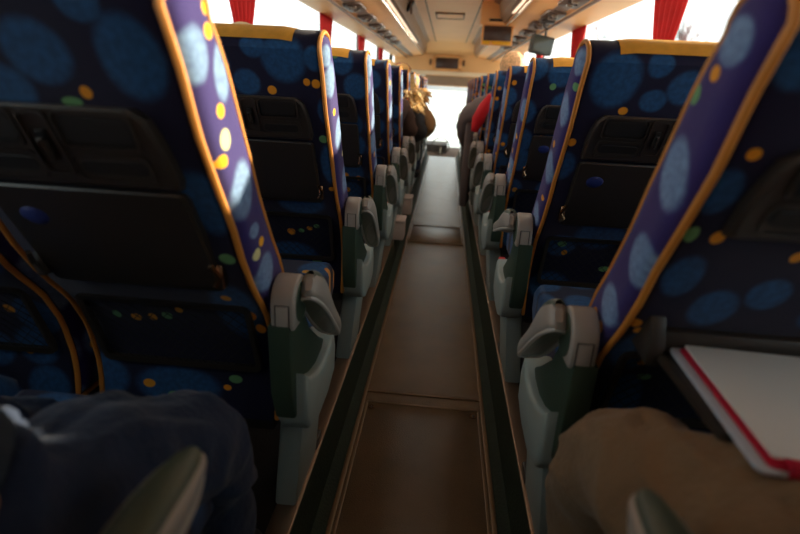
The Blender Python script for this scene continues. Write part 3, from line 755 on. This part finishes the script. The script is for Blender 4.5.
M_skin = pm('skin', (206, 150, 120), .55)
def person(loc, label, top_rgb, leg_rgb, hair_rgb, lean=0, fwd=0, turn=0, hair=True, long_hair=False, hood=None, hat=None,
           knee=(.44, .02), kneeX=.11, bulk=.024, coat_amp=.014, sleeve_rgb=None, near=False, hands=((-.12, .36, .10), (.12, .36, .10)), knees=None, size=1.0, ankle_dz=-.43, elbows=((-.23, .05, .17), (.23, .05, .17))):
    t = thing('person', loc, label, 'person', 'passengers')
    V = []; E = []; R = []
    def tw(p):
        x, y, z = p
        if z > 0:
            ca, sa = math.cos(lean*min(1, z/.25)), math.sin(lean*min(1, z/.25))
            x, z = x*ca+z*sa, z*ca-x*sa
            cb, sb = math.cos(fwd*min(1, z/.25)), math.sin(fwd*min(1, z/.25))
            y, z = y*cb+z*sb, z*cb-y*sb
        return Vector((x, y, z))*size
    def add(p, r, par=None, raw=False):
        V.append(Vector(p)*size if raw else tw(p)); R.append(r*size if isinstance(r, (int, float)) else (r[0]*size, r[1]*size))
        i = len(V)-1
        if par is not None: E.append((par, i))
        return i
    kn = knees or [(-kneeX, knee[0], knee[1]), (kneeX, knee[0], knee[1])]
    # full body skeleton
    pel = add((0, 0, 0), (.13, .11)); s1 = add((0, -.04, .16), (.13, .105), pel); ch = add((0, -.03, .34), (.15, .11), s1)
    nb = add((0, -.005, .47), .07, ch); nk = add((0, .01, .53), .052, nb)
    hd = add((0, .03, .60), (.070, .080), nk); h2 = add((0, .035, .68), (.078, .092), hd); h3 = add((0, .025, .75), (.055, .065), h2)
    add((0, .125, .635), .014, hd)                                        # nose
    for e in (-1, 1): add((e*.084, .02, .645), .014, hd)                  # ears
    arms = []
    for e, hp in ((-1, hands[0]), (1, hands[1])):
        sh = add((e*.17, -.02, .42), .062, ch)
        el = add(elbows[0 if e < 0 else 1], .046, sh)
        wr = add(hp, .028, el)
        pa = add((hp[0]*.92, hp[1]+.065, hp[2]-.01), (.036, .020), wr)
        for k in range(4):                                                # fingers
            fx = (k-1.5)*.019
            ln = (.036, .044, .047, .038)[k if e < 0 else 3-k]
            f1 = add((hp[0]*.92+fx, hp[1]+.105, hp[2]-.012), .0095, pa)
            f2 = add((hp[0]*.92+fx*1.05, hp[1]+.105+ln, hp[2]-.024), .0085, f1)
            add((hp[0]*.92+fx*1.05, hp[1]+.108+ln*1.4, hp[2]-.048), .0075, f2)
        th = add((hp[0]*.92-e*.040, hp[1]+.045, hp[2]-.012), .011, wr)
        add((hp[0]*.92-e*.052, hp[1]+.085, hp[2]-.022), .009, th)
        arms.append((sh, el, wr))
    legs = []
    for e, kp in ((-1, kn[0]), (1, kn[1])):
        hp = add((e*.095, .02, -.01), .088, pel, True)
        md = add(((e*.095+kp[0])/2, kp[1]*.5, kp[2]*.5+.0), .075, hp, True)
        k0 = add((kp[0], kp[1]-.07, kp[2]+.002), .064, md, True)
        k1 = add((kp[0], kp[1]+.0, kp[2]-.022), .058, k0, True)
        c1 = add((kp[0], kp[1]+.01, kp[2]-.15), .052, k1, True)
        an = add((kp[0], kp[1]+.02, kp[2]+ankle_dz), .036, c1, True)
        ft = add((kp[0], kp[1]+.13, kp[2]+ankle_dz-.04), .032, an, True)
        legs.append((hp, md, k0, k1, c1, an, ft))
    skin_mesh('body', V, E, R, M_skin, t, 2)
    # trousers
    def sub(idx, scale, extra):
        m = {}; v = []; r = []
        for i in idx:
            m[i] = len(v); v.append(V[i]); a = R[i]
            r.append((a+extra) if isinstance(a, float) else (a[0]+extra, a[1]+extra))
        e2 = [(m[a], m[b]) for a, b in E if a in m and b in m]
        return v, e2, r
    idx = [pel]+[i for l in legs for i in l[:6]]
    v, e2, r = sub(idx, 1, .022 if near else .016)
    v.append(tw((0, -.03, .07))); r.append(.13*size); e2.append((0, len(v)-1))
    lv = 4 if near else 2
    skin_mesh('trousers', v, e2, r, pm('cloth %s' % (leg_rgb,), leg_rgb, .9, bump=.3, bscale=90, sheen=.1), t, lv, disp=(.018, 9) if near else None, folds=near)
    idx = [pel, s1, ch, nb]+[i for a in arms for i in a]
    v, e2, r = sub(idx, 1, bulk)
    skin_mesh('jacket', v, e2, r, pm('cloth %s' % (top_rgb,), top_rgb, .8, bump=.4, bscale=60), t, 3 if near else 2, disp=(coat_amp, 14))
    if sleeve_rgb:
        a = arms[0]; v = [V[a[0]], V[a[1]], V[a[2]]]
        skin_mesh('sleeve', v, [(0, 1), (1, 2)], [.100, .086, .058], pm('cloth %s' % (sleeve_rgb,), sleeve_rgb, .7, bump=.3, bscale=60), t, 2, disp=(.01, 18), label='bright red sleeve')
    for l in legs:
        a, f = V[l[5]], V[l[6]]
        MB().tube([a+Vector((0, -.05, -.035)), a+Vector((0, .0, -.03)), (a+f)/2, f+Vector((0, .03, 0)), f+Vector((0, .06, -.005))], .04, 12, radii=[.03, .046, .042, .04, .022]).build('shoe', pm('shoe leather', (40, 34, 32), .5), t)
    hc = tw((0, .02, .68)); up = tw((0, .02, .75))-tw((0, .02, .68))
    if hair:
        q = MB(); q.ball((hc.x, hc.y-.018*size, hc.z+.022*size), (.095*size, .105*size, .100*size), 28, .10)
        if long_hair:
            for k in range(26):
                a = PI*(.95*k/25)+PI*.02
                p0 = hc+Vector((.085*math.cos(a), -.085*math.sin(a), .02))*size
                p1 = hc+Vector((.12*math.cos(a), -.12*math.sin(a), -.12))*size
                p2 = hc+Vector((.13*math.cos(a)+random.uniform(-.03, .03), -.13*math.sin(a), -.25+random.uniform(-.05, .05)))*size
                q.tube([p0, p1, p2], .025, 6, radii=[.028, .030, .008])
        q.build('hair', pm('hair %s' % (hair_rgb,), hair_rgb, .6, bump=.8, bscale=120, vary=.35, vscale=60), t, ang=80)
    if hood:
        q = MB(); hp = tw((0, -.10, .47))
        for k in range(160):
            a = 2*PI*random.random(); rr = .10+.07*random.random()
            c = hp+Vector((rr*1.15*math.cos(a), rr*.7*math.sin(a), random.uniform(-.07, .09)))
            d = Vector((math.cos(a), math.sin(a)-.3, random.uniform(-.9, .7))).normalized()
            q.tube([c, c+d*.035, c+d*.07+Vector((0, 0, -.02))], .016, 5, radii=[.020, .014, .003])
        q.ball(hp, (.15, .10, .08), 20, .25)
        q.build('fur_hood', pm('fur %s' % (hood,), hood, .8, vary=.4, vscale=40), t, ang=80, label='pale shaggy fur hood')
    if hat:
        q = MB(); q.ball((hc.x, hc.y-.01, hc.z+.055), (.105, .115, .080), 24, .04)
        q.tube([(hc.x+.1*math.cos(a), hc.y-.01+.11*math.sin(a), hc.z+.03) for a in [2*PI*k/24 for k in range(24)]], .018, 8, closed=True)
        q.build('hat', pm('hat %s' % (hat,), hat, .8, bump=.4, bscale=80), t)
    t.rotation_euler = (0, 0, turn)
    return t

# foreground passengers beside the camera
HH = ((-.21, -.20, .02), (.21, -.20, .02)); EE = ((-.24, -.26, .20), (.24, -.26, .20))
person((-.48, .34, .70), 'person in loose dark blue trousers seated at the left, knees towards the nearest seat', (40, 48, 58), (17, 35, 64), (60, 40, 30),
       near=True, knees=[(-.12, .255, -.085), (.135, .295, -.075)], fwd=-.50, hands=HH, elbows=EE, ankle_dz=-.39)
person((.48, .35, .70), 'person in creased khaki trousers seated at the right beside the white pad', (70, 66, 52), (124, 99, 72), (60, 40, 30),
       near=True, knees=[(-.185, .325, -.055), (.13, .30, -.085)], fwd=-.50, hands=HH, elbows=EE, ankle_dz=-.39)
def seat_y(k, left=True): return (YL1 if left else YR1)+PITCH*(k-1)
person((-.49, seat_y(6)+.02, .64), 'person in a black puffer coat with a pale fur hood leaning into the aisle', (44, 38, 36), (40, 40, 52), (214, 170, 100), lean=.20, fwd=-.10, long_hair=True, hood=(226, 196, 146), size=.84, bulk=.045, coat_amp=.022,
       elbows=((-.23, .05, .17), (.31, .02, .20)), hands=((-.12, .36, .10), (.20, .28, .06)))
person((-.44, seat_y(7)+.10, .62), 'person in a tan fur-edged coat and jeans leaning out beyond the black puffer coat', (196, 150, 100), (44, 58, 84), (190, 150, 96), lean=.14, fwd=.30, hood=(216, 170, 110), knees=[(-.1, .42, .02), (.20, .36, .0)], size=.84, bulk=.028,
       elbows=((-.23, .05, .17), (.36, .10, .22)), hands=((-.12, .36, .10), (.24, .34, .06)))
person((-.52, seat_y(8)+.27, .66), 'person in a dark red knitted hat on the left', (60, 40, 40), (40, 40, 52), (200, 150, 90), fwd=-.2, hat=(120, 24, 26), size=.86)
person((-.44, seat_y(5)+.27, .66), 'person with bright sunlit blond hair above the left seats', (90, 70, 60), (50, 50, 60), (244, 214, 150), fwd=-.25, size=.82)
# right bank
t = person((.44, seat_y(5, False)+.28, .68), 'fair-haired person in a grey coat with a red sleeve beside the aisle', (112, 100, 98), (56, 52, 54), (222, 178, 130), fwd=-.22, size=.90, bulk=.036,
       elbows=((-.31, .16, .24), (.20, .05, .17)), hands=((-.29, .30, .02), (.12, .34, .10)), knees=[(-.25, .36, .0), (.1, .42, .02)])
MB().tube([(-.13, -.20, .42), (-.165, -.18, .34), (-.20, -.15, .25), (-.22, -.13, .17)], .04, 10, radii=[.022, .042, .046, .024]).build('sleeve', pm('red cloth', (206, 16, 30), .7, bump=.3, bscale=60), t, label='bright red sleeve')
q = MB(); q.prism([(.0, .28), (.14, .26), (.20, -.05), (.22, -.42), (.10, -.44), (.02, -.1)], 0, -.275, -.215, .02); q.build('coat_tail', pm('cloth %s' % ((112, 100, 98),), (112, 100, 98)), t)
person((.50, seat_y(7, False)+.20, .66), 'person in a brown coat half hidden by seats ahead of the grey coat', (134, 100, 82), (60, 54, 56), (120, 84, 60), lean=-.12, fwd=.25, size=.78, bulk=.04, elbows=((-.33, .05, .22), (.20, .05, .17)), hands=((-.24, .3, .06), (.12, .34, .10)))

# ------------------------------------------------------------------ outside
M_ground = pm('snowy verge', (214, 216, 214), .9, vary=.12, vscale=.3)
g = MB(); g.grid(lambda u, v: Vector((-220+440*u, -60+400*v, -1.0)), 8, 8)
tag(g.build('snowy_ground', M_ground, smooth=False), kind='structure')
def ridge(name, pts, hts, mat, depth, lbl):
    q = MB(); bm = q.bm; rows = []
    n = 90
    for j, (f, hh) in enumerate(((0, 0), (.25, .45), (.6, .85), (1, 1), (1.6, .3))):
        row = []
        for i in range(n+1):
            t_ = i/n; a = Vector(pts[0]).lerp(Vector(pts[1]), t_)
            nrm = Vector((pts[1][1]-pts[0][1], -(pts[1][0]-pts[0][0]))).normalized()
            if nrm.dot(a) < 0: nrm = -nrm
            h = interp(t_, [k/(len(hts)-1) for k in range(len(hts))], hts)*(1+.15*noise.noise(Vector((t_*14, j*.3, 0))))
            row.append(bm.verts.new((a.x+nrm.x*depth*f, a.y+nrm.y*depth*f, -1.02+h*hh)))
        rows.append(row)
    for a, b in zip(rows, rows[1:]):
        for i in range(n): bm.faces.new((a[i], a[i+1], b[i+1], b[i]))
    o = q.build(name, mat); tag(o, lbl, 'hill', 'distant hills')
M_hill = pm('bare hill', (96, 90, 80), .95, vary=.2, vscale=.08)
ridge('hill', ((-130, 40), (-90, 330)), [6, 10, 15, 12, 18, 14], M_hill, 50, 'grey-brown hill outside the left windows')
ridge('hill', ((110, 20), (90, 330)), [9, 15, 18, 24, 29, 21], M_hill, 50, 'grey-brown hill outside the right windows')
ridge('hill', ((-90, 330), (120, 330)), [24, 12, 5, 9, 20], pm('pale hill', (150, 150, 152), .95), 60, 'pale hill ahead of the windscreen')
M_bark = pm('bare bark', (52, 40, 32), .9, bump=.5, bscale=30)
def bare_tree(loc, h, seed, lbl):
    rnd = random.Random(seed); q = MB()
    def br(p, d, l, r, dep):
        pts = [p]; c = p
        for k in range(3):
            d = (d+Vector((rnd.uniform(-.16, .16), rnd.uniform(-.16, .16), rnd.uniform(-.02, .14)))).normalized(); c = c+d*l/3; pts.append(c)
        q.tube(pts, r, 5 if dep < 2 else 3, radii=[r*(1-.18*k) for k in range(4)])
        if dep < 5:
            for k in range(3 if dep else 4):
                a = rnd.uniform(0, 2*PI); e = Vector((math.cos(a), math.sin(a), rnd.uniform(.3, 1.0))).normalized()
                br(pts[rnd.choice((1, 2, 3, 3))] if dep else pts[rnd.choice((2, 3))], (d*.7+e*.75).normalized(), l*rnd.uniform(.55, .75), r*.55, dep+1)
    br(Vector((0, 0, 0)), Vector((0, 0, 1)), h*.36, h*.022, 0)
    o = q.build('bare_tree', M_bark, None, False, loc=loc); tag(o, lbl, 'tree', 'bare trees outside')
    return o
bare_tree((10.9, 38.5, -1), 7.6, 3, 'bare winter tree outside the right window, left of the nearest red curtain')
bare_tree((13.4, 31.5, -1), 7.2, 5, 'tall bare winter tree outside the right window, right of the nearest red curtain')
bare_tree((17.5, 31, -1), 7.5, 8, 'bare winter tree outside the nearest right window, farthest right of the trees')
bare_tree((9.0, 36, -1), 6.4, 12, 'small bare tree far outside the right window')
bare_tree((-13, 42, -1), 6.2, 21, 'bare tree outside the left windows')

# ------------------------------------------------------------------ light
wd = bpy.data.worlds.new('sky'); sc.world = wd; wd.use_nodes = True
nt = wd.node_tree; bg = nt.nodes['Background']
tc = nt.nodes.new('ShaderNodeTexCoord'); sp = nt.nodes.new('ShaderNodeSeparateXYZ'); rp = nt.nodes.new('ShaderNodeValToRGB')
nt.links.new(tc.outputs['Generated'], sp.inputs[0]); nt.links.new(sp.outputs['Z'], rp.inputs[0])
rp.color_ramp.elements[0].position = 0; rp.color_ramp.elements[0].color = (1, .95, .88, 1)
rp.color_ramp.elements[1].position = .5; rp.color_ramp.elements[1].color = (.62, .74, .80, 1)
e = rp.color_ramp.elements.new(.12); e.color = (.86, .92, .92, 1)
nt.links.new(rp.outputs[0], bg.inputs[0]); bg.inputs[1].default_value = .70
sd = bpy.data.lights.new('sun', 'SUN'); sd.energy = 5.5; sd.color = (1, .80, .55); sd.angle = math.radians(1.2)
so = bpy.data.objects.new('sun', sd); COL.objects.link(so)
# direction the light comes from: ahead and to the right, low
src = Vector((math.cos(math.radians(29)), math.sin(math.radians(29)), .262)).normalized()
so.rotation_euler = src.to_track_quat('Z', 'Y').to_euler()

# ------------------------------------------------------------------ camera
yaw, pit, rol = 0.0708, 0.3431, 0.0513
f = Vector((-math.sin(yaw)*math.cos(pit), math.cos(yaw)*math.cos(pit), -math.sin(pit)))
r = Vector((math.cos(yaw), math.sin(yaw), 0)); u = r.cross(f)
r2 = r*math.cos(rol)+u*math.sin(rol); u2 = -r*math.sin(rol)+u*math.cos(rol)
cd = bpy.data.cameras.new('camera'); co = bpy.data.objects.new('camera', cd); COL.objects.link(co)
mtx = Matrix((( r2.x, u2.x, -f.x, .0051), (r2.y, u2.y, -f.y, 0), (r2.z, u2.z, -f.z, 1.137), (0, 0, 0, 1)))
co.matrix_world = mtx
cd.sensor_width = 36; cd.lens = 509.1*36/800; cd.clip_start = .02; cd.clip_end = 1000
cd.dof.use_dof = True; cd.dof.focus_distance = 1.55; cd.dof.aperture_fstop = 2.4
sc.camera = co
sc.view_settings.view_transform = 'Standard'; sc.view_settings.look = 'None'
sc.view_settings.exposure = 1.8; sc.view_settings.gamma = 1; sc.view_settings.use_curve_mapping = False
